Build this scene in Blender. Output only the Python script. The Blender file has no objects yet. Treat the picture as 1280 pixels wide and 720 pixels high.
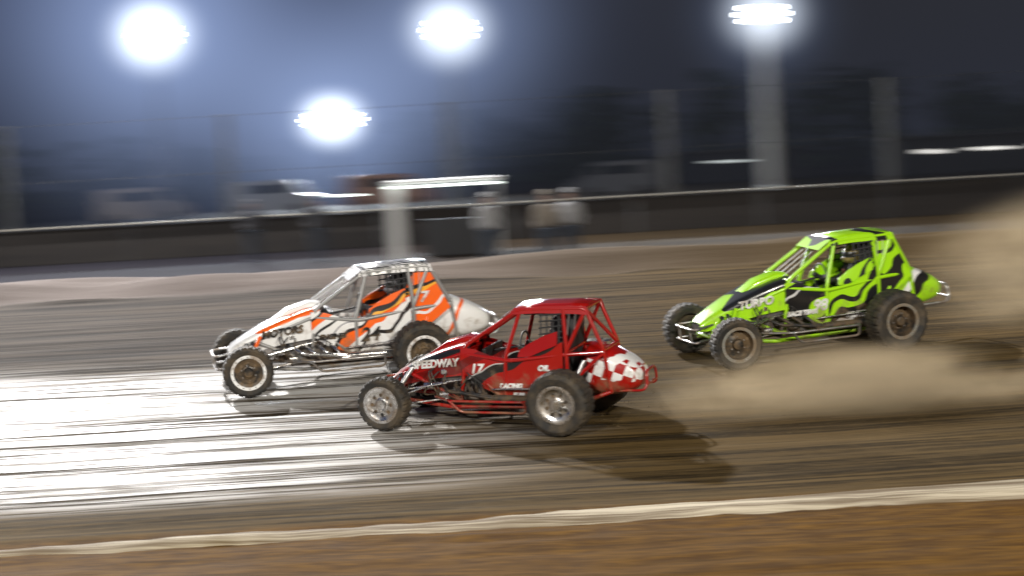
import bpy, bmesh, math, random
from mathutils import Vector, Matrix, noise
random.seed(4)
S=bpy.context.scene
COL=S.collection

# ---------------------------------------------------------------- helpers
def link(o,parent=None):
    COL.objects.link(o)
    if parent: o.parent=parent
    return o
def empty(name):
    e=bpy.data.objects.new(name,None); COL.objects.link(e); return e
def mesh(name,vs,fs,mat=None,parent=None,smooth=True,ang=40):
    me=bpy.data.meshes.new(name); me.from_pydata([tuple(v) for v in vs],[],fs)
    if mat: me.materials.append(mat)
    bm=bmesh.new(); bm.from_mesh(me); bmesh.ops.recalc_face_normals(bm,faces=bm.faces); bm.to_mesh(me); bm.free()
    if smooth:
        for p in me.polygons: p.use_smooth=True
        me.set_sharp_from_angle(angle=math.radians(ang))
    o=bpy.data.objects.new(name,me); return link(o,parent)
def fillet(pts,r=0.06,n=4):
    pts=[Vector(p) for p in pts]
    if len(pts)<3: return pts
    out=[pts[0]]
    for i in range(1,len(pts)-1):
        a,b,c=pts[i-1],pts[i],pts[i+1]
        d1=(a-b); d2=(c-b); l1=min(r,d1.length*.45); l2=min(r,d2.length*.45)
        p=b+d1.normalized()*l1; q=b+d2.normalized()*l2
        for k in range(n+1):
            t=k/n; out.append(p*(1-t)**2+b*2*t*(1-t)+q*t*t)
    out.append(pts[-1]); return out
def tubes(name,lines,r,mat,parent=None,rad=.07,closed=False):
    cu=bpy.data.curves.new(name,'CURVE'); cu.dimensions='3D'; cu.bevel_depth=r; cu.bevel_resolution=2; cu.use_fill_caps=True
    for L in lines:
        P=fillet(L,rad)
        sp=cu.splines.new('POLY'); sp.points.add(len(P)-1)
        for i,p in enumerate(P): sp.points[i].co=(p[0],p[1],p[2],1)
        sp.use_cyclic_u=closed; sp.use_smooth=True
    cu.materials.append(mat)
    o=bpy.data.objects.new(name,cu); return link(o,parent)
def lathe(name,prof,seg,mat,parent=None,center=(0,0,0),mod=None,ang=35,ax='Y'):
    vs=[];fs=[];n=len(prof)
    for i in range(seg):
        a=2*math.pi*i/seg
        for j,(r,y) in enumerate(prof):
            rr=r if mod is None else mod(i,j,r)
            if ax=='Y': vs.append((center[0]+rr*math.cos(a),center[1]+y,center[2]+rr*math.sin(a)))
            else: vs.append((center[0]+rr*math.cos(a),center[1]+rr*math.sin(a),center[2]+y))
    for i in range(seg):
        k=(i+1)%seg
        for j in range(n-1):
            fs.append((i*n+j,i*n+j+1,k*n+j+1,k*n+j))
    return mesh(name,vs,fs,mat,parent,True,ang)
def boxes(name,lst,mat,parent=None,bev=.01):
    bm=bmesh.new()
    for (c,s) in lst:
        m=Matrix.Translation(c)@Matrix.Diagonal((s[0],s[1],s[2],1))
        bmesh.ops.create_cube(bm,size=1,matrix=m)
    if bev: bmesh.ops.bevel(bm,geom=bm.edges[:],offset=bev,segments=2,affect='EDGES',profile=.5)
    me=bpy.data.meshes.new(name); bm.to_mesh(me); bm.free(); me.materials.append(mat)
    o=bpy.data.objects.new(name,me); return link(o,parent)
def cyl(bm,p,q,r,seg=10):
    p=Vector(p);q=Vector(q);d=q-p
    m=Matrix.Translation((p+q)/2)@d.to_track_quat('Z','Y').to_matrix().to_4x4()
    bmesh.ops.create_cone(bm,cap_ends=True,segments=seg,radius1=r,radius2=r,depth=d.length,matrix=m)
def cyls(name,lst,mat,parent=None):
    bm=bmesh.new()
    for p,q,r in lst: cyl(bm,p,q,r,14)
    me=bpy.data.meshes.new(name); bm.to_mesh(me); bm.free(); me.materials.append(mat)
    for p in me.polygons: p.use_smooth=True
    me.set_sharp_from_angle(angle=math.radians(40))
    o=bpy.data.objects.new(name,me); return link(o,parent)

# ---------------------------------------------------------------- materials
def newmat(name):
    m=bpy.data.materials.new(name); m.use_nodes=True
    nt=m.node_tree; b=nt.nodes['Principled BSDF']; return m,nt,b
def N(nt,t,**k):
    n=nt.nodes.new(t)
    for a,v in k.items(): setattr(n,a,v)
    return n
def math_(nt,op,a,b=None,c=None,clamp=False):
    n=nt.nodes.new('ShaderNodeMath'); n.operation=op; n.use_clamp=clamp
    for i,v in enumerate((a,b,c)):
        if v is None: continue
        if isinstance(v,(int,float)): n.inputs[i].default_value=v
        else: nt.links.new(v,n.inputs[i])
    return n.outputs[0]
def mixc(nt,f,a,b):
    n=nt.nodes.new('ShaderNodeMix'); n.data_type='RGBA'
    for i,v in ((0,f),(6,a),(7,b)):
        if isinstance(v,(int,float)): n.inputs[i].default_value=v
        elif isinstance(v,tuple): n.inputs[i].default_value=(v[0],v[1],v[2],1)
        else: nt.links.new(v,n.inputs[i])
    return n.outputs[2]
def noise_(nt,vec,scale,detail=3,rough=.5):
    n=nt.nodes.new('ShaderNodeTexNoise'); n.inputs['Scale'].default_value=scale; n.inputs['Detail'].default_value=detail; n.inputs['Roughness'].default_value=rough
    if vec is not None: nt.links.new(vec,n.inputs['Vector'])
    return n.outputs['Fac']
def mapv(nt,vec,sc=(1,1,1),rot=(0,0,0),loc=(0,0,0)):
    n=nt.nodes.new('ShaderNodeMapping'); n.inputs['Scale'].default_value=sc; n.inputs['Rotation'].default_value=rot; n.inputs['Location'].default_value=loc
    nt.links.new(vec,n.inputs['Vector']); return n.outputs[0]
def sstep(nt,v,a,b,lo=0,hi=1):
    n=nt.nodes.new('ShaderNodeMapRange'); n.interpolation_type='SMOOTHSTEP'
    n.inputs[1].default_value=a; n.inputs[2].default_value=b; n.inputs[3].default_value=lo; n.inputs[4].default_value=hi
    nt.links.new(v,n.inputs[0]); return n.outputs[0]
def objc(nt): return nt.nodes.new('ShaderNodeTexCoord').outputs['Object']
DUST=(.20,.13,.065)
def finish(nt,b,colsock,dirt,rough,coat,metal=0):
    oc=objc(nt)
    n1=noise_(nt,oc,6,6,.65)
    sx=N(nt,'ShaderNodeSeparateXYZ'); nt.links.new(oc,sx.inputs[0])
    low=sstep(nt,sx.outputs[2],.95,.2)
    f=math_(nt,'MULTIPLY_ADD',low,.28,n1)
    f=sstep(nt,f,.74-dirt*.45,.95-dirt*.1)
    f=math_(nt,'MULTIPLY',f,.75)
    c=mixc(nt,f,colsock,DUST)
    nt.links.new(c,b.inputs['Base Color'])
    r=math_(nt,'MULTIPLY_ADD',f,.6,rough,clamp=True); nt.links.new(r,b.inputs['Roughness'])
    b.inputs['Metallic'].default_value=metal
    b.inputs['Coat Weight'].default_value=coat; b.inputs['Coat Roughness'].default_value=.08
def solid(name,col,rough=.35,metal=0,dirt=.3,coat=0):
    m,nt,b=newmat(name)
    rgb=N(nt,'ShaderNodeRGB'); rgb.outputs[0].default_value=(*col,1)
    finish(nt,b,rgb.outputs[0],dirt,rough,coat,metal); return m
def plain(name,col,rough=.6,metal=0,em=None,es=0):
    m,nt,b=newmat(name); b.inputs['Base Color'].default_value=(*col,1); b.inputs['Roughness'].default_value=rough; b.inputs['Metallic'].default_value=metal
    if em: b.inputs['Emission Color'].default_value=(*em,1); b.inputs['Emission Strength'].default_value=es
    return m
def livery(name,stops,ax,az,ay=0,freq=1,dist=.1,off=0,dirt=.25,nscale=2.5):
    m,nt,b=newmat(name); oc=objc(nt)
    sx=N(nt,'ShaderNodeSeparateXYZ'); nt.links.new(oc,sx.inputs[0])
    ab=math_(nt,'ABSOLUTE',sx.outputs[1])
    v=math_(nt,'MULTIPLY',sx.outputs[0],ax)
    v=math_(nt,'MULTIPLY_ADD',sx.outputs[2],az,v)
    v=math_(nt,'MULTIPLY_ADD',ab,ay,v)
    nz=noise_(nt,oc,nscale,1,.4)
    v=math_(nt,'MULTIPLY_ADD',nz,dist*2,v)
    v=math_(nt,'MULTIPLY_ADD',v,freq,off)
    v=math_(nt,'FRACT',v)
    cr=N(nt,'ShaderNodeValToRGB'); cr.color_ramp.interpolation='CONSTANT'
    nt.links.new(v,cr.inputs[0]); el=cr.color_ramp.elements
    el[0].position=stops[0][0]; el[0].color=(*stops[0][1],1); el[1].position=stops[1][0]; el[1].color=(*stops[1][1],1)
    for p,c in stops[2:]:
        e=el.new(p); e.color=(*c,1)
    finish(nt,b,cr.outputs[0],dirt,.28,.7); return m
def checker(name,c1,c2,scale):
    m,nt,b=newmat(name); oc=objc(nt)
    v=mapv(nt,oc,(1,1,1),(0,.35,0),(.03,.01,.02))
    ck=N(nt,'ShaderNodeTexChecker'); nt.links.new(v,ck.inputs['Vector'])
    ck.inputs['Color1'].default_value=(*c1,1); ck.inputs['Color2'].default_value=(*c2,1); ck.inputs['Scale'].default_value=scale
    sx=N(nt,'ShaderNodeSeparateXYZ'); nt.links.new(oc,sx.inputs[0])
    nz=noise_(nt,oc,4,2)
    s=math_(nt,'ADD',sx.outputs[2],math_(nt,'MULTIPLY',nz,.25))
    f=sstep(nt,s,.66,.67); f2=sstep(nt,s,.95,.94); f=math_(nt,'MULTIPLY',f,f2)
    wh=math_(nt,'MULTIPLY',sstep(nt,s,.86,.87),f2)
    c=mixc(nt,f,c2,ck.outputs[0])
    c=mixc(nt,math_(nt,'MULTIPLY',wh,sstep(nt,sx.outputs[0],-.3,-.35)),c,c1)
    finish(nt,b,c,.25,.3,.5); return m

M_steel=solid('steel',(.45,.45,.46),.3,.9,.3)
M_chrome=solid('polished_aluminium',(.8,.8,.8),.18,1,.12)
M_dark=solid('dark_metal',(.03,.03,.032),.45,.4,.35)
M_engine=solid('engine_cast',(.2,.2,.21),.4,.8,.4)
M_hose=solid('rubber_hose',(.02,.02,.02),.5,0,.3)
M_seat=solid('seat_black',(.02,.02,.022),.6,0,.2)
M_white=solid('white_paint',(.8,.8,.8),.35,0,.1)
M_black=solid('black_paint',(.015,.015,.015),.3,0,.1)
def tire_mat():
    m,nt,b=newmat('dusty_tire'); oc=objc(nt)
    f=sstep(nt,noise_(nt,oc,5,6,.7),.35,.75)
    c=mixc(nt,f,(.018,.017,.016),(.095,.070,.042)); nt.links.new(c,b.inputs['Base Color']); b.inputs['Roughness'].default_value=.75
    bp=N(nt,'ShaderNodeBump'); bp.inputs['Strength'].default_value=.5; bp.inputs['Distance'].default_value=.01
    nt.links.new(noise_(nt,oc,60,3),bp.inputs['Height']); nt.links.new(bp.outputs[0],b.inputs['Normal']); return m
M_tire=tire_mat()

# ---------------------------------------------------------------- ground
PR=[(-400,-.35),(20.3,-.35),(33,.9),(36,1.12),(36.7,1.36),(37.5,1.36),(40,.5),(900,.5)]
def gz(y):
    for (a,za),(b,zb) in zip(PR,PR[1:]):
        if y<=b:
            return za+(zb-za)*(y-a)/(b-a)
    return .5
def ghn(x,y):
    z=gz(y)
    if 10<y<45 and abs(x)<40:
        z+=.018*noise.noise(Vector((x*.12,y*2.2,0)))+.012*noise.noise(Vector((x*.5,y*6,3)))
        if y<20.4: z+=.03*noise.noise(Vector((x*.8,y*2.5,7)))+.015*noise.noise(Vector((x*3,y*6,2)))
        if 35.5<y<41: z+=.12*noise.noise(Vector((x*.5,y*.9,9)))
    return z
xs=[-600,-300,-150,-80,-50]+[-36+i*.18 for i in range(int(72/.18)+1)]+[50,80,150,300,600]
ys=[-200,-60,-10,5,11]+[14+i*.09 for i in range(int(30/.09)+1)]+[46,49,53,60,75,100,150,250,450,900]
vs=[(x,y,ghn(x,y)) for y in ys for x in xs]; nx=len(xs)
fs=[(j*nx+i,j*nx+i+1,(j+1)*nx+i+1,(j+1)*nx+i) for j in range(len(ys)-1) for i in range(nx-1)]
def ground_mat():
    m,nt,b=newmat('clay_track'); oc=objc(nt)
    sx=N(nt,'ShaderNodeSeparateXYZ'); nt.links.new(oc,sx.inputs[0]); X,Y=sx.outputs[0],sx.outputs[1]
    wob=noise_(nt,mapv(nt,oc,(.06,.06,0)),1,2)
    Yc=math_(nt,'MULTIPLY_ADD',X,-.02,Y)
    Yc=math_(nt,'MULTIPLY_ADD',wob,1.2,Yc)
    cv=N(nt,'ShaderNodeCombineXYZ'); nt.links.new(math_(nt,'MULTIPLY',X,.1),cv.inputs[0]); nt.links.new(Yc,cv.inputs[1])
    s1=noise_(nt,mapv(nt,cv.outputs[0],(1.2,2.6,1)),1,5,.65)
    s2=noise_(nt,mapv(nt,cv.outputs[0],(2.2,10,1)),1,4,.7)
    s3=noise_(nt,mapv(nt,cv.outputs[0],(.6,.8,1)),1,2,.5)
    s4=noise_(nt,mapv(nt,cv.outputs[0],(3.2,5,1),(0,0,0),(3,7,0)),1,5,.7)
    fine=noise_(nt,mapv(nt,oc,(4,14,1)),1,5,.7)
    streak=math_(nt,'ADD',math_(nt,'MULTIPLY',s1,.5),math_(nt,'MULTIPLY',s2,.5))
    brown=mixc(nt,sstep(nt,streak,.40,.60),(.022,.014,.0045),(.125,.080,.029))
    brown=mixc(nt,math_(nt,'MULTIPLY',sstep(nt,fine,.45,.7),.3),brown,(.16,.105,.040))
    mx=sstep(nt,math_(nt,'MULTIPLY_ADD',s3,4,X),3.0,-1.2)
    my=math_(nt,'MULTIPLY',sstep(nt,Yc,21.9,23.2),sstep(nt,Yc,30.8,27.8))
    slick_glare=math_(nt,'MULTIPLY',mx,my)
    sl=math_(nt,'MULTIPLY',slick_glare,sstep(nt,streak,.42,.53))
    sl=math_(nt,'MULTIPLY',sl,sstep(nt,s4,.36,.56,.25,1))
    c=mixc(nt,sl,brown,mixc(nt,s4,(.44,.43,.41),(.78,.77,.75)))  # pale dry clay; floodlight glare is also painted into this colour
    grey=math_(nt,'MULTIPLY',sstep(nt,Yc,28,31),sstep(nt,X,5,-5))
    c=mixc(nt,math_(nt,'MULTIPLY',grey,.8),c,mixc(nt,sstep(nt,streak,.4,.6),(.024,.021,.021),(.100,.085,.078)))
    inf=sstep(nt,math_(nt,'MULTIPLY_ADD',X,-.03,Y),20.75,20.45)
    idirt=mixc(nt,sstep(nt,fine,.35,.7),(.065,.028,.002),(.165,.080,.007))
    idirt=mixc(nt,math_(nt,'MULTIPLY',sstep(nt,s2,.5,.65),.6),idirt,(.040,.018,.0015))
    c=mixc(nt,inf,c,idirt)
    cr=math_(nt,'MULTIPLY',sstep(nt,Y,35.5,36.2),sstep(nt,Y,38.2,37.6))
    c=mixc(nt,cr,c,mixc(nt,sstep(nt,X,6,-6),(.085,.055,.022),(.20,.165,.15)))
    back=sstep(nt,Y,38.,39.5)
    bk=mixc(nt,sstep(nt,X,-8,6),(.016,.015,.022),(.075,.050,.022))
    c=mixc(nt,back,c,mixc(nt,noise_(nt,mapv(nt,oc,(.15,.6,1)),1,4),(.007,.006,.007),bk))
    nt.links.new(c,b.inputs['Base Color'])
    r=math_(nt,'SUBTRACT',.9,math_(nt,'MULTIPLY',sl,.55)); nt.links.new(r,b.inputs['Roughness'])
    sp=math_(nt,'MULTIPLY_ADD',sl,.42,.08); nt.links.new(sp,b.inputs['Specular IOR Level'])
    bp=N(nt,'ShaderNodeBump'); bp.inputs['Strength'].default_value=.6; bp.inputs['Distance'].default_value=.025
    h=math_(nt,'ADD',math_(nt,'MULTIPLY',streak,1.0),math_(nt,'MULTIPLY',fine,.6))
    nt.links.new(h,bp.inputs['Height']); nt.links.new(bp.outputs[0],b.inputs['Normal'])
    return m
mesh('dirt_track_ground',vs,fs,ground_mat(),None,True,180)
# worn white boundary line
lv=[];lf=[]
NL=500
for i in range(NL+1):
    x=-30+60*i/NL; yc=20.2+.050*x; w=.30+.028*x
    w=max(w,.1)
    n1=noise.noise(Vector((x*.7,0,0)))*.06+noise.noise(Vector((x*3,0,1)))*.03
    n2=noise.noise(Vector((x*.6,5,0)))*.07+noise.noise(Vector((x*3,5,1)))*.03
    for k in range(5):
        y=yc-w+n1+(2*w+n2-n1)*k/4
        lv.append((x,y,ghn(x,y)+.022+(.018 if k in(1,2,3) else -.03)))
for i in range(NL):
    for k in range(4): a=i*5+k; lf.append((a,a+5,a+6,a+1))
mm,nt,b=newmat('worn_lime'); oc=objc(nt)
f=sstep(nt,noise_(nt,mapv(nt,oc,(.35,9,1)),1,6,.7),.38,.64)
nt.links.new(mixc(nt,f,(.13,.085,.035),(.58,.50,.36)),b.inputs['Base Color']); b.inputs['Roughness'].default_value=.9
mesh('track_boundary_line',lv,lf,mm,None,True,180)

# ---------------------------------------------------------------- race car
def rrect_section(x,w,zb,zt,r,crown=.02,n=4):
    P=[(x,w,zb),(x,w*1.0,(zb+zt-r)/2)]
    for k in range(n+1):
        a=math.pi/2*k/n; P.append((x,w-r+r*math.cos(a),zt-r+r*math.sin(a)))
    P.append((x,0,zt+crown))
    for k in range(n,-1,-1):
        a=math.pi/2*k/n; P.append((x,-(w-r+r*math.cos(a)),zt-r+r*math.sin(a)))
    P+=[(x,-w,(zb+zt-r)/2),(x,-w,zb)]
    return P
def loft(name,secs,mat,parent,close=False,caps=False,ang=35):
    vs=[];fs=[];n=len(secs[0])
    for s in secs: vs+=s
    for i in range(len(secs)-1):
        for j in range(n if close else n-1):
            k=(j+1)%n; fs.append((i*n+j,i*n+k,(i+1)*n+k,(i+1)*n+j))
    if caps: fs.append(tuple(range(n))); fs.append(tuple(range((len(secs)-1)*n,len(secs)*n)))
    return mesh(name,vs,fs,mat,parent,True,ang)
def sidepanel(name,top,bot,yfun,mat,parent,sgn,th=.012):
    vs=[];fs=[];n=6;m=len(top)
    for layer in (0,1):
        for (xt,zt),(xb,zb) in zip(top,bot):
            for k in range(n+1):
                t=k/n; x=xb+(xt-xb)*t; z=zb+(zt-zb)*t
                vs.append((x,sgn*(yfun(x,t)-layer*th),z))
    q=(n+1)
    for layer in (0,1):
        o=layer*m*q
        for i in range(m-1):
            for k in range(n):
                a=o+i*q+k; fs.append((a,a+1,a+q+1,a+q))
    o=m*q
    for i in range(m-1):
        for k in (0,n):
            a=i*q+k; fs.append((a,a+q,o+a+q,o+a))
    for i in (0,m-1):
        for k in range(n):
            a=i*q+k; fs.append((a,a+1,o+a+1,o+a))
    return mesh(name,vs,fs,mat,parent,True,50)
def wheel(name,c,R,W,Rr,side,rimmat,ringmat,parent,tread=True,steer=0,cover=False):
    e=empty(name); e.parent=parent; e.location=c; e.rotation_euler=(0,random.uniform(0,3),0)
    if side<0: e.rotation_euler=(0,0,math.pi)
    h=W/2
    prof=[(Rr,-h*.80),(Rr+.02,-h*.93),(Rr+.06,-h*1.03),((R+Rr)/2+.02,-h*1.08),(R-.05,-h*1.03),(R-.018,-h*.92),(R-.004,-h*.75),(R,-h*.4),(R+.002,0),(R,h*.4),(R-.004,h*.75),(R-.018,h*.92),(R-.05,h*1.03),((R+Rr)/2+.02,h*1.08),(Rr+.06,h*1.03),(Rr+.02,h*.93),(Rr,h*.80)]
    seg=96
    def mod(i,j,r):
        if tread and 5<=j<=11:
            if (i+(2 if j>8 else 0))%4==0: return r-.016
            if j in(8,): return r-.012
        return r
    lathe('tire',prof,seg,M_tire,e,mod=mod,ang=25)
    lip=[(Rr+.022,h*.90),(Rr+.026,h*.985),(Rr+.005,h*1.0),(Rr-.012,h*.98),(Rr-.014,h*.9)]
    lathe('bead_ring',lip,48,ringmat,e)
    if cover:
        disc=[(Rr-.012,h*.9),(Rr-.03,h*.84),(Rr*.72,h*.80),(Rr*.70,h*.72),(Rr*.45,h*.70),(Rr*.42,h*.80),(.07,h*.84),(.055,h*1.02),(.0,h*1.04)]
    else:
        disc=[(Rr-.012,h*.9),(Rr-.022,h*.45),(Rr*.86,h*.30),(Rr*.60,h*.34),(Rr*.52,h*.42),(.075,h*.44),(.06,h*.80),(.045,h*.86),(0,h*.86)]
    lathe('rim',disc,48,rimmat,e)
    lathe('rim_inner',[(Rr,h*.85),(Rr-.02,0),(Rr-.02,-h*.8),(.05,-h*.5)],32,M_dark,e)
    L=[]
    for i in range(16):
        a=2*math.pi*i/16; r=Rr+.004
        L.append(((r*math.cos(a),h*.96,r*math.sin(a)),(r*math.cos(a),h*1.03,r*math.sin(a)),.008))
    for i in range(6):
        a=2*math.pi*i/6; r=.095; L.append(((r*math.cos(a),h*.4,r*math.sin(a)),(r*math.cos(a),h*.9 if cover else h*.56,r*math.sin(a)),.010))
    cyls('bolts',L,M_steel,e)
    L=[]
    for i in range(8):
        a=2*math.pi*(i+.5)/8; r=Rr*(.60 if cover else .73); yy=h*.765 if cover else h*.345
        L.append(((r*math.cos(a),yy-.03,r*math.sin(a)),(r*math.cos(a),yy,r*math.sin(a)),.022))
    cyls('rim_holes',L,M_black,e)
    return e
def text(s,x,y,z,size,mat,parent,yawd=0,tilt=0,roll=0,shear=.2):
    cu=bpy.data.curves.new('lettering','FONT'); cu.body=s; cu.size=size; cu.extrude=.002; cu.shear=shear; cu.offset=.006
    cu.materials.append(mat); cu.align_x='CENTER'; cu.align_y='CENTER'
    o=bpy.data.objects.new('lettering',cu); link(o,parent)
    o.matrix_local=Matrix.Translation((x,y,z))@Matrix.Rotation(math.pi+math.radians(yawd),4,'Z')@Matrix.Rotation(math.radians(90+tilt),4,'X')@Matrix.Rotation(math.radians(roll),4,'Z')
    return o
def skinfig(name,verts,edges,radii,mat,parent,root=0,sub=2):
    me=bpy.data.meshes.new(name); me.from_pydata(verts,edges,[]); o=bpy.data.objects.new(name,me); link(o,parent)
    sk=o.modifiers.new('skin','SKIN')
    for i,r in enumerate(radii):
        v=me.skin_vertices[0].data[i]; v.radius=(r,r); v.use_root=(i==root)
    sk.use_smooth_shade=True
    ss=o.modifiers.new('sub','SUBSURF'); ss.levels=sub; ss.render_levels=sub
    me.materials.append(mat); return o

def race_car(name,lr,yaw,scale,P):
    C=empty(name)
    a=math.radians(yaw); slope=.098
    up=Vector((0,-slope,1)).normalized()
    f=Vector((math.cos(a),math.sin(a),slope*math.sin(a))).normalized()
    l=up.cross(f).normalized(); f=l.cross(up)
    M=Matrix((f,l,up)).transposed().to_4x4()
    loc=Vector((lr[0],lr[1],gz(lr[1])+.002))-l*.74*scale
    C.matrix_world=Matrix.Translation(loc)@M@Matrix.Diagonal((scale,scale,scale,1))
    body,cage,tail=P['body'],P['cage'],P['tail']
    WB=2.24; kt=P['kt']; kf=P['kf']
    def X(p):
        x=p[0]
        if x<-.2: x=-.2+(x+.2)*kt
        if x>2.3: x=2.3+(x-2.3)*kf
        return (x,p[1],p[2])
    XL=lambda L:[[X(p) for p in q] for q in L]
    # --- wheels
    RL,RRr,RF=.385,.43,.325
    wheel('rear_wheel_left',(0,.74,RL),RL,.36,.205,1,P['rim'],P['ring'],C,cover=P['cover'])
    wheel('rear_wheel_right',(0,-.74,RRr),RRr,.42,.205,-1,P['rim'],P['ring'],C)
    for nm,sg in(('front_wheel_left',1),('front_wheel_right',-1)):
        w=wheel(nm,(WB,sg*.70,RF),RF,.235,.20,sg,P['rim'],P['ring'],C,cover=P['cover'])
        w.rotation_euler[2]+=math.radians(P['steer'])
    # --- cage and frame
    L=[];top=1.43
    for s in(1,-1):
        L+= [[(-.58,s*.26,.42),(-.50,s*.29,.92),(-.22,s*.28,top-.01),(.62,s*.28,top-.03),(1.30,s*.33,.97),(1.38,s*.34,.30)],
             [(.06,s*.29,top-.015),(.02,s*.36,.98),(0.02,s*.37,.26)],
             [(.60,s*.28,top-.04),(.78,s*.385,.84),(.80,s*.38,.28)],
             [(-.21,s*.28,top-.04),(.02,s*.36,.92)],
             [(-.50,s*.29,.90),(.02,s*.36,.88),(.75,s*.39,.80),(1.34,s*.34,.88),(2.24,s*.20,.56),(2.36,s*.19,.34)],
             [(-.58,s*.26,.42),(.02,s*.36,.25),(1.5,s*.35,.22),(2.36,s*.20,.30)],
             [(-.50,s*.29,.90),(.02,s*.36,.5)],[(1.38,s*.34,.3),(2.1,s*.24,.62)],[(.8,s*.38,.3),(1.33,s*.34,.8)]]
    L+=[[(.62,-.28,top-.03),(.62,.28,top-.03)],[(-.22,-.28,top-.01),(-.22,.28,top-.01)],[(.06,-.29,top-.015),(.06,.29,top-.015)],
        [(1.3,-.33,.97),(1.3,.33,.97)],[(-.5,-.29,.92),(-.5,.29,.92)],[(0.02,-.36,.9),(0.02,.36,.9)],
        [(-.22,.27,top-.02),(-.5,-.28,.92)],[(2.36,.19,.34),(2.36,-.19,.34)],[(2.24,.2,.56),(2.24,-.2,.56)],[(-.58,.26,.42),(-.58,-.26,.42)]]
    tubes('roll_cage',XL(L),.025,cage,C)
    tubes('screen_bars',[[(.64,y,top-.03),(1.29,y*1.15,.99)] for y in(-.12,0,.12)]+[[(x,s*.285,z),(x+.03,s*.33,z-.3)] for s in(1,-1) for x,z in((-.1,1.4),(-.02,1.41))],.007,M_steel,C)
    tubes('cage_padding',[[(.10,s*.26,top-.05),(.56,s*.25,top-.06)] for s in(1,-1)]+[[(.04,-.22,top-.06),(.04,.22,top-.06)],[(.03,-.3,1.0),(.03,.3,1.0)]],.035,M_seat,C)
    net=[]
    for s in(1,-1):
        for k in range(5): net.append([(.07,s*.325,1.08+.07*k),(.36,s*(.345-.012*k),1.04+.075*k)])
        for k in range(4): net.append([(.11+.075*k,s*.35,1.03),(.11+.075*k,s*.29,top-.03)])
    tubes('window_net',net,.010,M_seat,C,rad=.01)
    # fascia around the roof edge and front visor
    for s in(1,-1):
        sidepanel('roof_fascia',[(.66,1.425),(.3,1.445),(-.1,1.45),(-.24,1.44)],[(.74,1.345),(.36,1.365),(-.08,1.36),(-.27,1.345)],lambda x,t:.312-.02*t,P['roof'],C,s)
    mesh('visor',[(.66,.30,1.43),(.66,-.30,1.43),(.84,.30,1.31),(.84,-.30,1.31)],[(0,1,3,2)],P['roof'],C,False)
    # --- nerf bars, bumpers
    L=[]
    for s in(1,-1):
        L+=[[(.34,s*.37,.34),(.48,s*.66,.36),(1.42,s*.66,.36),(1.72,s*.33,.34)],[(.48,s*.66,.36),(.46,s*.62,.22),(1.3,s*.62,.22),(1.42,s*.66,.36)]]
    L+=[[(2.3,.19,.50),(2.78,.27,.47),(2.84,.22,.47),(2.84,-.22,.47),(2.78,-.27,.47),(2.3,-.19,.50)],
        [(2.3,.19,.32),(2.76,.27,.30),(2.80,.22,.30),(2.80,-.22,.30),(2.76,-.27,.30),(2.3,-.19,.32)],
        [(2.83,.16,.47),(2.79,.16,.30)],[(2.83,-.16,.47),(2.79,-.16,.30)],
        [(-.56,.2,.42),(-1.12,.24,.44),(-1.16,.2,.52),(-1.14,.18,.66),(-1.14,-.18,.66),(-1.16,-.2,.52),(-1.12,-.24,.44),(-.56,-.2,.42)],
        [(-1.15,.19,.50),(-1.15,-.19,.50)]]
    tubes('nerf_bars_and_bumpers',XL(L),.016,P['nerf'],C)
    # --- axles and links
    cyls('axles',[((0,-.6,.41),(0,.6,.39),.040),((WB,-.6,.33),(WB,.6,.33),.030),((0,-.09,.41),(0,.09,.41),.15),((0,.1,.41),(0,.16,.41),.10),
                  ((2.20,-.26,.58),(2.20,.26,.58),.026),((2.12,-.26,.60),(2.12,.26,.60),.026),((-.12,-.3,.62),(-.12,.3,.62),.028)],M_dark,C)
    L=[]
    for s in(1,-1):
        L+=[[(0,s*.50,.50),(.95,s*.42,.46)],[(0,s*.50,.32),(.95,s*.42,.30)],[(WB,s*.47,.42),(1.55,s*.38,.52)],[(WB,s*.47,.25),(1.55,s*.38,.33)],
            [(2.2,s*.28,.58),(WB+.02,s*.5,.43)],[(2.12,s*.28,.60),(2.18,s*.52,.40),],[(-.12,s*.32,.62),(-.02,s*.52,.46)],[(WB-.08,s*.56,.36),(1.75,s*.36,.50),(1.0,s*.3,.6)]]
    tubes('radius_rods',L,.0125,M_chrome,C,rad=.02)
    L=[]
    for s in(1,-1):
        L+=[((WB-.02,s*.46,.36),(2.02,s*.28,.68),.026),((.02,s*.46,.36),(-.18,s*.30,.80),.030),((WB+.0,s*.53,.24),(WB+.0,s*.53,.44),.03)]
    cyls('shock_absorbers',L,P['shock'],C)
    cyls('brake_discs',[((0,.36,.39),(0,.375,.39),.15),((WB,.50,RF),(WB,.512,RF),.13),((WB,-.50,RF),(WB,-.512,RF),.13)],M_steel,C)
    # --- engine
    boxes('engine_block',[((1.38,0,.42),(.62,.36,.30)),((1.38,.19,.56),(.56,.17,.16)),((1.38,-.19,.56),(.56,.17,.16)),((1.38,0,.30),(.55,.26,.14)),((1.74,0,.45),(.10,.34,.30)),((.9,0,.36),(.4,.22,.22))],M_engine,C,.02)
    boxes('valve_covers',[((1.38,.25,.64),(.54,.13,.07)),((1.38,-.25,.64),(.54,.13,.07))],M_chrome,C,.015)
    cyls('engine_pulleys',[((1.80,0,.42),(1.83,0,.42),.09),((1.80,.13,.56),(1.84,.13,.56),.05),((1.80,-.12,.36),(1.84,-.12,.36),.06),((1.55,.3,.36),(1.66,.3,.36),.055),((1.72,.31,.47),(1.86,.31,.47),.045)],M_chrome,C)
    L=[]
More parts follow.
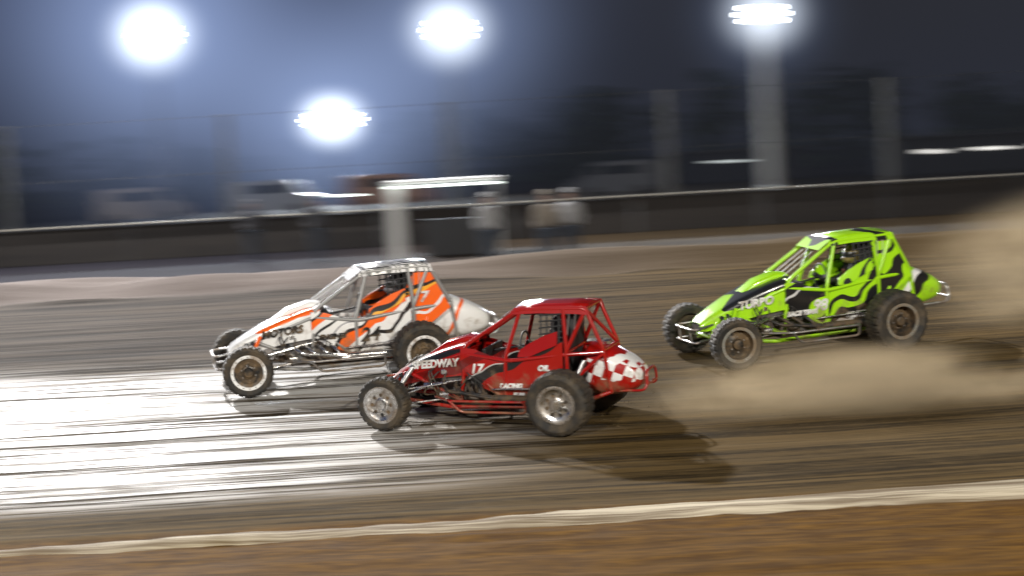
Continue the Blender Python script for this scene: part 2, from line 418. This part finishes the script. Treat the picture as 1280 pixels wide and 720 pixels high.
    for s in(1,-1):
        for i in range(4):
            x=1.62-i*.16
            L.append([(x,s*.26,.52),(x-.03,s*.42,.50),(x-.12,s*.50,.44-.012*i),(1.00,s*(.50+.02*(i%2)),.40-.02*i),(.86,s*.50,.37)])
    tubes('exhaust_headers',L,.021,P['pipe'],C,rad=.08)
    tubes('exhaust_collectors',[[(.90,s*.50,.37),(.70,s*.51,.37),(.28,s*.50,.36)] for s in(1,-1)],.045,P['pipe'],C)
    L=[]
    rnd=random.Random(3)
    for i in range(14):
        x=1.0+rnd.random()*.9; x2=x+rnd.uniform(-.4,.3); s=1 if i%3 else -1
        L.append([(x,s*.22,.66),(x+.05,s*.37,.60+rnd.random()*.08),(x2,s*.36,.36),(x2-.1,s*.2,.34)])
    tubes('hoses_and_wires',L,.009,M_hose,C,rad=.1)
    # --- hood
    kh=P['kh']
    secs=[]
    for x,w,zb,zt,r in [(1.24,.355,.62,1.00,.07),(1.45,.335,.60,.965,.08),(1.75,.30,.565,.88,.085),(2.05,.255,.51,.775,.08),(2.3,.215,.46,.665,.07),(2.48,.185,.42,.575,.06),(2.56,.15,.42,.51,.045)]:
        secs.append(rrect_section(1.24+(x-1.24)*kh,w,zb,zt,r,.022))
    loft('hood',secs,body,C)
    xn=1.24+1.322*kh
    mesh('nose_grille',[(xn,.148,.42),(xn,-.148,.42),(xn,-.11,.50),(xn,.11,.50)],[(0,1,2,3)],M_dark,C,False)
    secs=[rrect_section(x,w,zb,zt,r,.01) for x,w,zb,zt,r in [(1.2,.13,.98,1.03,.02),(1.35,.14,.95,1.05,.04),(1.62,.13,.88,.98,.04),(1.86,.10,.78,.83,.02)]]
    loft('hood_scoop',secs,P['scoop'],C)
    # --- cockpit sides
    def yb(x,t): return .372+.028*math.sin(math.pi*t)-.03*max(0,(x-1.0))/.4
    for s in(1,-1):
        topl=[(1.36,.955),(1.18,.93),(.98,.86),(.76,.825),(.55,.84),(.36,.91),(.2,1.0),(.06,1.05)]
        botl=[(1.36,.66),(1.18,.50),(.98,.42),(.76,.33),(.55,.29),(.36,.27),(.2,.27),(.06,.27)]
        sidepanel('side_panel',topl,botl,yb,P['side'],C,s)
        topl=[(.13,1.03),(.06,1.22),(-.02,1.34),(-.12,1.34),(-.24,1.33)]
        botl=[(.07,.62),(-.05,.62),(-.18,.66),(-.30,.74),(-.47,.86)]
        if P['sail']: sidepanel('sail_panel',topl,botl,lambda x,t:.355-.06*t,P['sailmat'],C,s)
        topl=[(.60,.93),(.46,1.02),(.30,1.10),(.12,1.16)]; botl=[(.62,.85),(.46,.86),(.30,.93),(.12,1.0)]
        sidepanel('arm_guard',topl,botl,lambda x,t:.402-.03*t,P['sailmat'],C,s)
    secs=[]
    for x,z in[(.66,1.427),(.35,1.447),(0,1.455),(-.22,1.442)]:
        secs.append([(x,.27,z),(x,.14,z+.014),(x,0,z+.018),(x,-.14,z+.014),(x,-.27,z)])
    o=loft('roof_panel',secs,P['roof'],C); sm=o.modifiers.new('t','SOLIDIFY'); sm.thickness=.008
    boxes('floor_pan',[((.65,0,.24),(1.5,.70,.012)),((-.05,0,.45),(.012,.66,.45))],M_dark,C,0)
    boxes('dashboard',[((1.08,0,.86),(.05,.6,.13))],M_dark,C,.01)
    # --- tail tank
    secs=[];n=20
    for x,w,zb,zt in [(-.16,.23,.50,1.02),(-.22,.265,.45,1.06),(-.40,.285,.43,1.04),(-.60,.285,.44,.98),(-.80,.27,.47,.90),(-.95,.24,.51,.82),(-1.04,.19,.56,.75),(-1.07,.09,.61,.70)]:
        sec=[]
        for k in range(n):
            t=2*math.pi*k/n; c_,s_=math.cos(t),math.sin(t)
            e=.62
            sec.append(X((x,w*math.copysign(abs(c_)**e,c_),(zb+zt)/2+(zt-zb)/2*math.copysign(abs(s_)**e,s_)-P['td'])))
        secs.append(sec)
    loft('tail_tank',secs,tail,C,close=True,caps=True,ang=60)
    cyls('fuel_cap',[((-.38,0,1.03-P['td']),(-.38,0,1.065-P['td']),.05)],M_chrome,C)
    # --- seat
    secs=[]
    for x,z,w,d in [(.62,.42,.22,.10),(.35,.36,.24,.12),(.14,.42,.25,.16),(.06,.70,.26,.20),(.0,.95,.26,.20),(-.03,1.15,.22,.24),(-.04,1.32,.19,.20)]:
        dx,dz=(0,d) if x>.2 else (d,0.02)
        secs.append([(x+dx,w,z+dz),(x,w+.01,z),(x,w*.5,z-.01),(x,-w*.5,z-.01),(x,-w-.01,z),(x+dx,-w,z+dz)])
    o=loft('seat',secs,M_seat,C); sm=o.modifiers.new('t','SOLIDIFY'); sm.thickness=.02
    # --- driver
    V=[(.20,0,.50),(.17,0,.68),(.14,0,.86),(.15,0,.99),(.16,0,1.06)];E=[(0,1),(1,2),(2,3),(3,4)];R=[.13,.135,.15,.075,.06]
    for s in(1,-1):
        b0=len(V); V+=[(.15,s*.17,.93),(.30,s*.26,.78),(.46,s*.22,.82),(.60,s*.15,.89)]; R+=[.075,.058,.048,.035]; E+=[(2,b0),(b0,b0+1),(b0+1,b0+2),(b0+2,b0+3)]
        b0=len(V); V+=[(.30,s*.10,.50),(.70,s*.14,.60),(1.05,s*.12,.42)]; R+=[.10,.075,.055]; E+=[(0,b0),(b0,b0+1),(b0+1,b0+2)]
    skinfig('driver_suit',V,E,R,P['suit'],C)
    for s in(1,-1):
        V=[(.58,s*.155,.885),(.635,s*.145,.925)];E=[(0,1)];R=[.034,.036]
        for k in range(4):
            b0=len(V); yy=s*(.175-.022*k); V+=[(.675,yy,.945+.004*k),(.685,yy,.915),(.655,yy,.895)]; E+=[(1,b0),(b0,b0+1),(b0+1,b0+2)]; R+=[.011,.010,.009]
        skinfig('driver_glove',V,E,R,M_seat,C,sub=1)
    bm=bmesh.new(); bmesh.ops.create_uvsphere(bm,u_segments=28,v_segments=18,radius=.14)
    for v in bm.verts:
        v.co.x*=1.08; v.co.y*=.9
        if v.co.z<-.03 and v.co.x>0: v.co.x+=.03
        if v.co.z<-.10: v.co.z=-.10-(v.co.z+.10)*-.3
    bmesh.ops.translate(bm,verts=bm.verts,vec=(.17,0,1.16))
    me=bpy.data.meshes.new('helmet'); bm.to_mesh(me); bm.free(); me.materials.append(P['helmet']); me.materials.append(M_black)
    for p in me.polygons:
        p.use_smooth=True
        c=p.center
        if c.x>.215 and 1.135<c.z<1.215: p.material_index=1
    link(bpy.data.objects.new('helmet',me),C)
    tubes('steering_wheel',[[(.66,.17*math.cos(t*math.pi/8),.92+.17*math.sin(t*math.pi/8)) for t in range(16)]],.012,M_hose,C,closed=True)
    tubes('steering_column',[[(.66,0,.92),(1.1,0,.85)]],.014,M_dark,C)
    boxes('seat_belts',[((.285,.07,.84),(.01,.045,.26)),((.285,-.07,.84),(.01,.045,.26))],P['belt'],C,.002)
    for s,x,y,z,sz,m,yw,ti,ro in P['text']: text(s,x,y,z,sz,m,C,yw,ti,ro)
    return C

red=(.33,.005,.003); orange=(.90,.13,.006); white=(.80,.80,.80); black=(.012,.012,.013); lime=(.36,.72,.008); yel=(.66,.76,.03)
mred=solid('red_paint',red,.25,0,.2,.9); morange=solid('orange_paint',orange,.3,0,.2,.6); mlime=solid('lime_paint',lime,.3,0,.2,.6)
wrt=M_white
red_P=dict(td=.08,kt=.74,kf=.5,kh=.86,body=livery('red_livery',[(0,red),(.62,(.15,.003,.002)),(.80,red),(.90,black)],.35,1.4,0,.9,.08,.30),cage=mred,tail=checker('red_tail',(.75,.75,.75),red,8.5),
 nerf=mred,rim=M_chrome,ring=M_chrome,cover=True,steer=-3,shock=M_steel,pipe=M_dark,scoop=mred,
 side=livery('red_side',[(0,red),(.50,black),(.64,(.5,.5,.5)),(.66,red),(.84,(.15,.003,.003))],.5,1.1,0,1.1,.16,.1),sail=False,sailmat=mred,roof=mred,
 suit=solid('suit_dark',(.03,.03,.04),.7,0,.1),helmet=solid('helmet_black',(.03,.03,.035),.2,0,.05,.8),belt=solid('belt_r',(.4,.02,.02),.7,0,.1),
 text=[('SPEEDWAY',1.72,.312,.735,.13,wrt,-10,0,6),('17',1.15,.405,.70,.16,wrt,0,0,0),('RACING',.72,.408,.50,.075,wrt,0,0,0),('OIL',.30,.408,.72,.09,wrt,0,0,0),('FUEL',.62,.406,.39,.07,wrt,0,0,0)])
org_P=dict(td=.03,kt=.95,kf=.6,kh=.90,body=livery('orange_white',[(0,white),(.46,orange),(.60,white),(.66,black),(.69,white),(.84,orange),(.91,white)],.55,1.6,.5,.95,.12,.05),cage=solid('cage_grey',(.30,.30,.30),.35,.2,.2),
 tail=livery('ow_tail',[(0,white),(.78,orange),(.86,white)],1.5,.8,0,1,.1,.0),nerf=M_steel,rim=solid('rim_black',(.03,.03,.03),.3,.5,.2),ring=M_white,cover=True,steer=-4,shock=morange,pipe=M_chrome,scoop=M_white,
 side=livery('ow_side',[(0,white),(.16,black),(.25,white),(.42,orange),(.62,black),(.70,white),(.88,(.3,.3,.33)),(.93,white)],1.0,1.5,0,1.15,.35,.2),sail=True,
 sailmat=livery('ow_sail',[(0,orange),(.30,orange),(.42,white),(.48,orange),(.80,(.85,.4,.03)),(.86,black),(.94,orange)],.6,1.2,0,1.2,.25,0),roof=livery('ow_roof',[(0,(.5,.5,.52)),(.35,black),(.6,white),(.8,black)],1.8,0,1.2,2.4,.35,0,nscale=5),
 suit=solid('suit_grey',(.05,.05,.06),.7,0,.1),helmet=solid('helmet_grey',(.2,.2,.22),.2,0,.05,.8),belt=morange,
 text=[('MOTORS',1.74,.322,.72,.13,M_black,-9,0,6),('24',.62,.408,.60,.25,M_black,0,0,0),('ENGINES',1.1,.402,.62,.085,M_black,0,0,0),('GEAR',.25,.405,.45,.11,M_black,0,0,0),('PERFORMANCE',.6,.408,.37,.07,M_black,0,0,0),('7',-.12,.345,1.02,.2,M_white,0,8,0)])
grn_P=dict(td=.03,kt=.95,kf=.6,kh=.92,body=livery('lime_black',[(0,lime),(.28,black),(.46,lime),(.60,yel),(.64,black),(.78,(.6,.6,.6)),(.81,lime)],.30,1.6,.7,1.0,.32,.0,nscale=1.8),cage=mlime,
 tail=livery('lb_tail',[(0,lime),(.4,black),(.6,white),(.8,lime)],1.2,1.2,0,1.2,.25,.1),nerf=M_steel,rim=solid('rim_dark',(.04,.04,.04),.35,.6,.3),ring=solid('ring_grey',(.22,.22,.20),.4,.2,.3),cover=False,steer=-6,shock=mlime,pipe=M_dark,scoop=mlime,
 side=livery('lb_side',[(0,lime),(.14,black),(.42,(.6,.6,.6)),(.46,black),(.66,lime),(.80,black),(.92,lime)],.8,1.3,0,.9,.55,.25,nscale=2.2),sail=True,
 sailmat=livery('lb_sail',[(0,lime),(.22,black),(.56,lime),(.80,black),(.92,lime)],.9,.9,0,1.2,.5,0,nscale=2.6),roof=livery('lb_roof',[(0,lime),(.55,black),(.78,lime)],1.3,0,.6,1.4,.3,0),
 suit=solid('suit_blk',(.02,.02,.02),.7,0,.1),helmet=solid('helmet_gold',(.20,.15,.06),.2,0,.05,.8),belt=solid('belt_b',(.3,.05,.03),.7,0,.1),
 text=[('TURBO',1.76,.322,.73,.14,M_white,-9,0,6),('98',.9,.408,.62,.20,M_white,0,0,0),('RACE TEAM',1.15,.400,.55,.08,M_white,0,0,0),('BRAKES',.35,.408,.45,.10,M_white,0,0,0)])
race_car('sprint_car',(.45,23.75),160,.93,red_P)
race_car('sprint_car',(-1.15,27.2),192,.965,org_P)
race_car('sprint_car',(4.78,27.5),200,.985,grn_P)

# ---------------------------------------------------------------- dust
def dust(name,loc,size,dens,seed,thr=.42,col=(.88,.69,.44),rotz=0):
    bm=bmesh.new(); bmesh.ops.create_icosphere(bm,subdivisions=3,radius=1)
    me=bpy.data.meshes.new(name); bm.to_mesh(me); bm.free()
    o=bpy.data.objects.new(name,me); link(o); o.location=loc; o.scale=size; o.rotation_euler=(math.atan(.098),0,rotz)
    m=bpy.data.materials.new(name); m.use_nodes=True; nt=m.node_tree; nt.nodes.clear()
    out=N(nt,'ShaderNodeOutputMaterial'); pv=N(nt,'ShaderNodeVolumePrincipled'); nt.links.new(pv.outputs[0],out.inputs['Volume'])
    pv.inputs['Color'].default_value=(*col,1); pv.inputs['Anisotropy'].default_value=.1
    oc=objc(nt)
    ln=N(nt,'ShaderNodeVectorMath',operation='LENGTH'); nt.links.new(oc,ln.inputs[0])
    fall=sstep(nt,ln.outputs['Value'],.98,.15)
    geo=N(nt,'ShaderNodeNewGeometry')
    nz=noise_(nt,mapv(nt,geo.outputs['Position'],(.6,1.1,1.5),(0,0,0),(seed,seed*2,0)),1,3,.6)
    nz=sstep(nt,nz,thr,thr+.3)
    d=math_(nt,'MULTIPLY',math_(nt,'MULTIPLY',fall,nz),dens); nt.links.new(d,pv.inputs['Density'])
    me.materials.append(m); m.cycles.volume_step_rate=1.5; return o
dust('dust_cloud',(9.2,29.0,1.1),(4.4,2.6,1.5),1.6,1.3,.33)
dust('dust_cloud',(3.7,24.5,.20),(3.1,1.1,.62),2.6,5.1,.33)

# thrown clods of clay behind the tyres
cv=[];cf=[];rc=random.Random(12)
for (bx,by) in ((.9,24.0),(5.2,27.7),(5.2,28.9),(-.6,27.4),(1.2,25.2)):
    for i in range(50):
        t=rc.random()**1.6; x=bx+t*2.2; y=by+rc.gauss(0,.18+t*.3); z=gz(y)+.02+abs(rc.gauss(0,.04+.3*t*(1.1-t)))
        s=rc.uniform(.004,.009); c=Vector((x,y,z)); n0=len(cv)
        for d in((1,0,0),(-1,0,0),(0,1,0),(0,-1,0),(0,0,1),(0,0,-1)): cv.append(c+Vector(d)*s*rc.uniform(.6,1.4))
        for a,b2,c2 in((0,2,4),(2,1,4),(1,3,4),(3,0,4),(2,0,5),(1,2,5),(3,1,5),(0,3,5)): cf.append((n0+a,n0+b2,n0+c2))
mesh('flying_clay_clods',cv,cf,plain('clod',(.14,.10,.05),.9),None,False)

# ---------------------------------------------------------------- background
M_lampglass=plain('lamp_glass',(.9,.9,.9),.3,0,(.9,.95,1),25)
M_pole=plain('galvanised_pole',(.55,.56,.53),.6,.1)
M_house=plain('lamp_housing',(.12,.12,.13),.5,.4)
def add_halo(parent,c,R,strength,col,pw=2.6):  # emission-only sphere: lamp halo put in as its own glow
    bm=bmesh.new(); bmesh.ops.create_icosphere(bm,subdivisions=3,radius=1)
    me=bpy.data.meshes.new('lamp_halo'); bm.to_mesh(me); bm.free()
    o=bpy.data.objects.new('lamp_halo',me); link(o,parent); o.location=c; o.scale=(R,R,R)
    m=bpy.data.materials.new('lamp_halo'); m.use_nodes=True; nt=m.node_tree; nt.nodes.clear()
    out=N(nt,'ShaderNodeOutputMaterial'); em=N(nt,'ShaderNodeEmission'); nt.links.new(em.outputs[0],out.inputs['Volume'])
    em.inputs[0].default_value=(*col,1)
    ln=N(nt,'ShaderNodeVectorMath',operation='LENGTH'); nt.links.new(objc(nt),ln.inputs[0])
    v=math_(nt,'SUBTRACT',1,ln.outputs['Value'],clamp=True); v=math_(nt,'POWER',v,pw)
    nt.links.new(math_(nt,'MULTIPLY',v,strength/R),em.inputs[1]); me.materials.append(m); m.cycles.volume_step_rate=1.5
def tower(x,y,z,power,pole=.3,glow=(7,1.0),target=(0,26,0),w=1.8,rows=3,col=(.86,.93,1),core=3,pm=None):
    T=empty('floodlight_tower'); T.location=(x,y,.5)
    H=z-.5; dz=.36; pm=pm or M_pole
    lathe('pole',[(pole*1.25,0),(pole*1.2,.3),(pole,.35),(pole*.75,H+.6)],16,pm,T,ax='Z')
    d=Vector((target[0]-x,target[1]-y,0)).normalized(); ang=math.atan2(d.y,d.x)
    R=empty('lamp_bank'); R.parent=T; R.rotation_euler=(0,0,ang+math.pi/2)  # local -Y faces target
    bx=[];hs=[];gl=[]
    for r in range(rows):
        zz=H+(r-1)*dz; ww=w*(1.0 if r==1 else .8)
        bx.append(((0,-.25,zz),(ww+.1,.1,.08)))
        n=6 if r==1 else 5
        for k in range(n):
            xx=-ww/2+ww*(k+.5)/n; hs.append(((xx,-.42,zz),(ww/n*.85,.26,.26))); gl.append(((xx,-.56,zz),(ww/n*.75,.02,.22)))
    boxes('cross_arms',bx,M_pole,R,.01); boxes('housings',hs,M_house,R,.03); boxes('lamp_lenses',gl,M_lampglass,R,0)
    dist=math.hypot(target[0]-x,target[1]-y)
    L=bpy.data.lights.new('flood_lamp','AREA'); L.shape='ELLIPSE'; L.size=w; L.size_y=.95; L.energy=power; L.color=col
    lo=bpy.data.objects.new('flood_lamp',L); link(lo,R); lo.location=(0,-.75,H)
    lo.rotation_euler=(-(math.radians(90)-math.atan2(H,dist)),0,0)
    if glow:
        add_halo(T,(0,0,H),glow[0],glow[1],(.44,.59,1.0))
        add_halo(T,(0,-.9,H),3.0,core,(.82,.90,1.0),2)
    return T
M_pdark=plain('weathered_pole',(.16,.17,.18),.7)
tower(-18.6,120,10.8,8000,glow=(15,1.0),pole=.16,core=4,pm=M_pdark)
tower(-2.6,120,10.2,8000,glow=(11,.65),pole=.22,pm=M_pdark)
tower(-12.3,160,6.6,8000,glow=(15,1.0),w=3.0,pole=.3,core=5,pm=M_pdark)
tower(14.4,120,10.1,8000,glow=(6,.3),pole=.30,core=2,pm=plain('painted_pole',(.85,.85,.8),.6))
# unseen towers: back-left pair added for sheen on the clay, front pair as key
tower(-38,62,17,17000,glow=None,target=(-4,26,0),col=(1,.98,.96))
tower(-17,66,26,40000,glow=None,target=(-3,26,0),col=(1,.98,.96))
tower(20,-14,17,14500,glow=None,target=(1,26,0),col=(1,.94,.82))
tower(-14,-12,16,9500,glow=None,target=(0,26,0),col=(1,.95,.85))

# catch fence
F=empty('catch_fence')
boxes('posts',[((-57.8+7*i,70,2.7),(.16,.16,4.5)) for i in range(18)],plain('post',(.07,.068,.06),.7),F,.02)
tubes('cables',[[(-60,69.85,z),(60,69.85,z)] for z in(3.1,4.9)],.005,plain('cable',(.05,.05,.05),.5,.3),F)
W=empty('guard_wall')
mw,nt,b=newmat('wall_dark')
nt.links.new(mixc(nt,noise_(nt,mapv(nt,objc(nt),(.12,1,1.6)),1,4,.7),(.006,.005,.007),(.040,.033,.028)),b.inputs['Base Color']); b.inputs['Roughness'].default_value=.85
boxes('wall_panels',[((-58+4*i,69.4,1.05),(3.97,.18,1.1)) for i in range(30)],mw,W,.02)
boxes('top_rail',[((0,69.3,1.66),(120,.14,.05))],plain('rail_light',(.30,.28,.24),.5),W,.02)

# canopy shelter
K=empty('canopy_shelter'); K.location=(-1.7,60,.5)
boxes('roof',[((0,0,2.05),(3.0,2.4,.10))],plain('canvas',(.8,.8,.8),.7),K,.02)
boxes('posts',[((-1.3,-1.0,1.0),(.34,.12,2.0)),((1.4,-1.1,1.0),(.05,.05,2)),((-1.4,1.1,1.0),(.05,.05,2)),((1.4,1.1,1.0),(.05,.05,2))],plain('canvas_post',(.75,.75,.75),.6),K,.01)
boxes('tube_lights',[((0,-1.22,1.93),(2.9,.05,.05)),((-2.6,-1.2,1.8),(.9,.05,.04))],plain('tube',(1,1,1),.5,0,(.9,1,.92),4),K,0)
boxes('counter',[((.3,.2,.5),(1.8,.6,1.0))],plain('counter',(.03,.03,.035),.7),K,.02)

# people behind the cushion
def person(x,y,z,shirt,face=0,arm=0):
    P=empty('standing_person'); P.location=(x,y,z); P.rotation_euler=(0,0,face)
    V=[(0,0,.95),(0,0,1.15),(0,.01,1.38),(0,0,1.50)];E=[(0,1),(1,2),(2,3)];R=[.15,.15,.17,.07]
    for s in(1,-1):
        b=len(V); V+=[(s*.19,0,1.40),(s*.25,.02,1.12),(s*.24,-.12+arm,.95+arm)];E+=[(2,b),(b,b+1),(b+1,b+2)];R+=[.075,.055,.04]
    skinfig('shirt',V,E,R,shirt,P)
    V=[(0,0,.95)];E=[];R=[.15]
    for s in(1,-1):
        b=len(V); V+=[(s*.10,0,.85),(s*.11,-.01,.48),(s*.12,.01,.08),(s*.12,-.14,.04)];E+=[(0,b),(b,b+1),(b+1,b+2),(b+2,b+3)];R+=[.10,.07,.05,.045]
    skinfig('trousers',V,E,R,plain('denim',(.03,.04,.06),.8),P)
    skinfig('head',[(0,0,1.50),(0,-.01,1.60),(0,-.01,1.70)],[(0,1),(1,2)],[.055,.085,.085],plain('skin',(.3,.18,.13),.6),P)
    bm=bmesh.new(); bmesh.ops.create_uvsphere(bm,u_segments=14,v_segments=8,radius=.115,matrix=Matrix.Translation((0,.01,1.70)))
    bmesh.ops.delete(bm,geom=[v for v in bm.verts if v.co.z<1.69],context='VERTS')
    me=bpy.data.meshes.new('cap'); bm.to_mesh(me); bm.free(); me.materials.append(shirt); link(bpy.data.objects.new('cap',me),P)
ws=plain('white_shirt',(.30,.30,.31),.8); tn=plain('tan_shirt',(.22,.19,.16),.8); gy=plain('grey_shirt',(.05,.05,.06),.8)
for x,y,sh,fa in[(-.45,50,ws,.3),(.85,49,tn,.2),(1.4,50,ws,-.2),(-7.2,62,gy,.2),(-5.2,60,gy,.4)]:
    person(x,y,.5,sh,fa)

def van(x,y,col,rot=0):
    V=empty('parked_van'); V.location=(x,y,.5); V.rotation_euler=(0,0,rot)
    prof=[(-2.5,.35),(-2.55,1.0),(-2.5,1.95),(-2.3,2.1),(.9,2.1),(1.3,2.0),(1.9,1.25),(2.45,1.1),(2.6,.9),(2.6,.35)]
    secs=[[(px,s,pz) for px,pz in prof] for s in(-.95,-.9,.9,.95)]
    for i in(0,3): secs[i]=[(px*.985,s*1.0,.35+(pz-.35)*.97) for (px,s,pz) in secs[i]]
    loft('body',secs,plain('vanpaint',col,.35),V,close=True,caps=True,ang=30)
    g=plain('van_glass',(.02,.025,.03),.1)
    boxes('windows',[((.9,s*.955,1.6),(.8,.02,.5)) for s in(1,-1)]+[((-.6,s*.955,1.6),(1.6,.02,.5)) for s in(1,-1)],g,V,.005)
    cyls('wheels',[((wx,s*.75,.35),(wx,s*.98,.35),.35) for wx in(-1.6,1.6) for s in(1,-1)],M_tire,V)
for x,y,c,r in[(-13.5,128,(.35,.35,.35),0),(-21,126,(.25,.2,.16),.3),(-7,130,(.35,.14,.08),.1),(6.6,128,(.15,.15,.15),2.9)]: van(x,y,c,r)
B=empty('concession_building'); B.location=(34,150,.5)
boxes('walls',[((0,0,1.2),(16,6,2.4))],plain('block_wall',(.04,.04,.04),.8),B,.03)
boxes('roof',[((0,0,2.5),(17,7,.2))],plain('roof_metal',(.04,.04,.04),.6),B,.02)
boxes('serving_windows',[((-5.5,-3.02,1.5),(1.4,.08,.25)),((-1.5,-3.02,1.5),(2.6,.08,.18)),((2.3,-3.02,1.5),(1.2,.08,.25)),((5,-3.02,1.5),(2.1,.08,.2))],plain('lit_window',(.9,.9,.9),.5,0,(1,.97,.9),1.1),B,.0)
boxes('door',[((7,-3.03,1.05),(.9,.06,2.1))],plain('door',(.05,.07,.1),.6),B,.01)
B=empty('concession_building'); B.location=(17.5,165,.5)
boxes('walls',[((0,0,1.1),(9,5,2.2))],plain('block_wall2',(.03,.03,.035),.8),B,.03)
boxes('roof',[((0,0,2.3),(10,6,.2))],plain('roof_metal2',(.03,.03,.03),.6),B,.02)
boxes('serving_windows',[((-1,-2.53,1.5),(3.0,.08,.14))],plain('lit_window2',(.9,.9,.9),.5,0,(.9,1,.97),.6),B,0)

# distant tree line
vs=[];fs=[];r2=random.Random(8)
for i in range(260):
    cx=r2.uniform(-190,190); cy=r2.uniform(215,255); h=r2.uniform(4,9)*(1+.3*math.sin(cx*.06)); w=h*.45
    for k in range(60):
        u=r2.gauss(0,.42);v=r2.gauss(0,.42);t=r2.uniform(.05,1)
        c=Vector((cx+u*w*(1.15-t*.6),cy+v*w,.5+h*t)); s=r2.uniform(.35,.9)
        a=Vector((r2.gauss(0,1),r2.gauss(0,1),r2.gauss(0,1))).normalized(); b_=a.orthogonal().normalized(); c2=a.cross(b_)
        n0=len(vs); vs+=[c+b_*s,c+c2*s,c-b_*s,c-c2*s]; fs.append((n0,n0+1,n0+2,n0+3))
mesh('distant_tree_line',vs,fs,plain('tree_foliage',(.05,.07,.04),.8),None,False)

# emission-only box behind the track: faint haze glow put in, nothing scatters
bm=bmesh.new(); bmesh.ops.create_cube(bm,size=1)
me=bpy.data.meshes.new('mist_glow'); bm.to_mesh(me); bm.free(); o=bpy.data.objects.new('mist_glow',me); link(o); o.location=(0,125,20.6); o.scale=(300,100,40)
m=bpy.data.materials.new('mist_glow'); m.use_nodes=True; nt=m.node_tree; nt.nodes.clear()
out=N(nt,'ShaderNodeOutputMaterial'); em=N(nt,'ShaderNodeEmission'); nt.links.new(em.outputs[0],out.inputs['Volume']); em.inputs[0].default_value=(.72,.78,1,1); em.inputs[1].default_value=.00015
me.materials.append(m)

# ---------------------------------------------------------------- world
w=bpy.data.worlds.new('World'); S.world=w; w.use_nodes=True; nt=w.node_tree
bg=nt.nodes['Background']
tc=N(nt,'ShaderNodeTexCoord').outputs['Generated']
sx=N(nt,'ShaderNodeSeparateXYZ'); nt.links.new(tc,sx.inputs[0])
fx=sstep(nt,sx.outputs[0],.14,-.20)
nz=noise_(nt,mapv(nt,tc,(3,3,6)),1,3)
c=mixc(nt,fx,(.015,.015,.018),(.054,.072,.140))
fz=sstep(nt,sx.outputs[2],-.01,.09)
c=mixc(nt,fz,(.012,.014,.022),c)
c2=mixc(nt,math_(nt,'MULTIPLY',nz,.5),c,(.011,.013,.02))
sky=N(nt,'ShaderNodeTexSky'); sky.sky_type='NISHITA'; sky.sun_disc=False; sky.sun_elevation=math.radians(-4); sky.sun_rotation=math.radians(200)
add=N(nt,'ShaderNodeMix',data_type='RGBA',blend_type='ADD'); add.inputs[0].default_value=.02
nt.links.new(c2,add.inputs[6]); nt.links.new(sky.outputs[0],add.inputs[7])
nt.links.new(add.outputs[2],bg.inputs[0]); bg.inputs[1].default_value=1

# ---------------------------------------------------------------- camera
cam=bpy.data.cameras.new('camera'); co=bpy.data.objects.new('camera',cam); link(co); S.camera=co
cam.lens=77.3; cam.sensor_width=36; cam.clip_end=2000
co.matrix_world=Matrix.Translation((0,0,3.0))@Matrix.Rotation(math.radians(90-3.33),4,'X')@Matrix.Rotation(math.radians(-3.2),4,'Z')
cam.dof.use_dof=True; cam.dof.focus_distance=25.6; cam.dof.aperture_fstop=2.5; cam.dof.aperture_ratio=.055
S.view_settings.view_transform='Standard'; S.view_settings.look='None'; S.view_settings.exposure=0
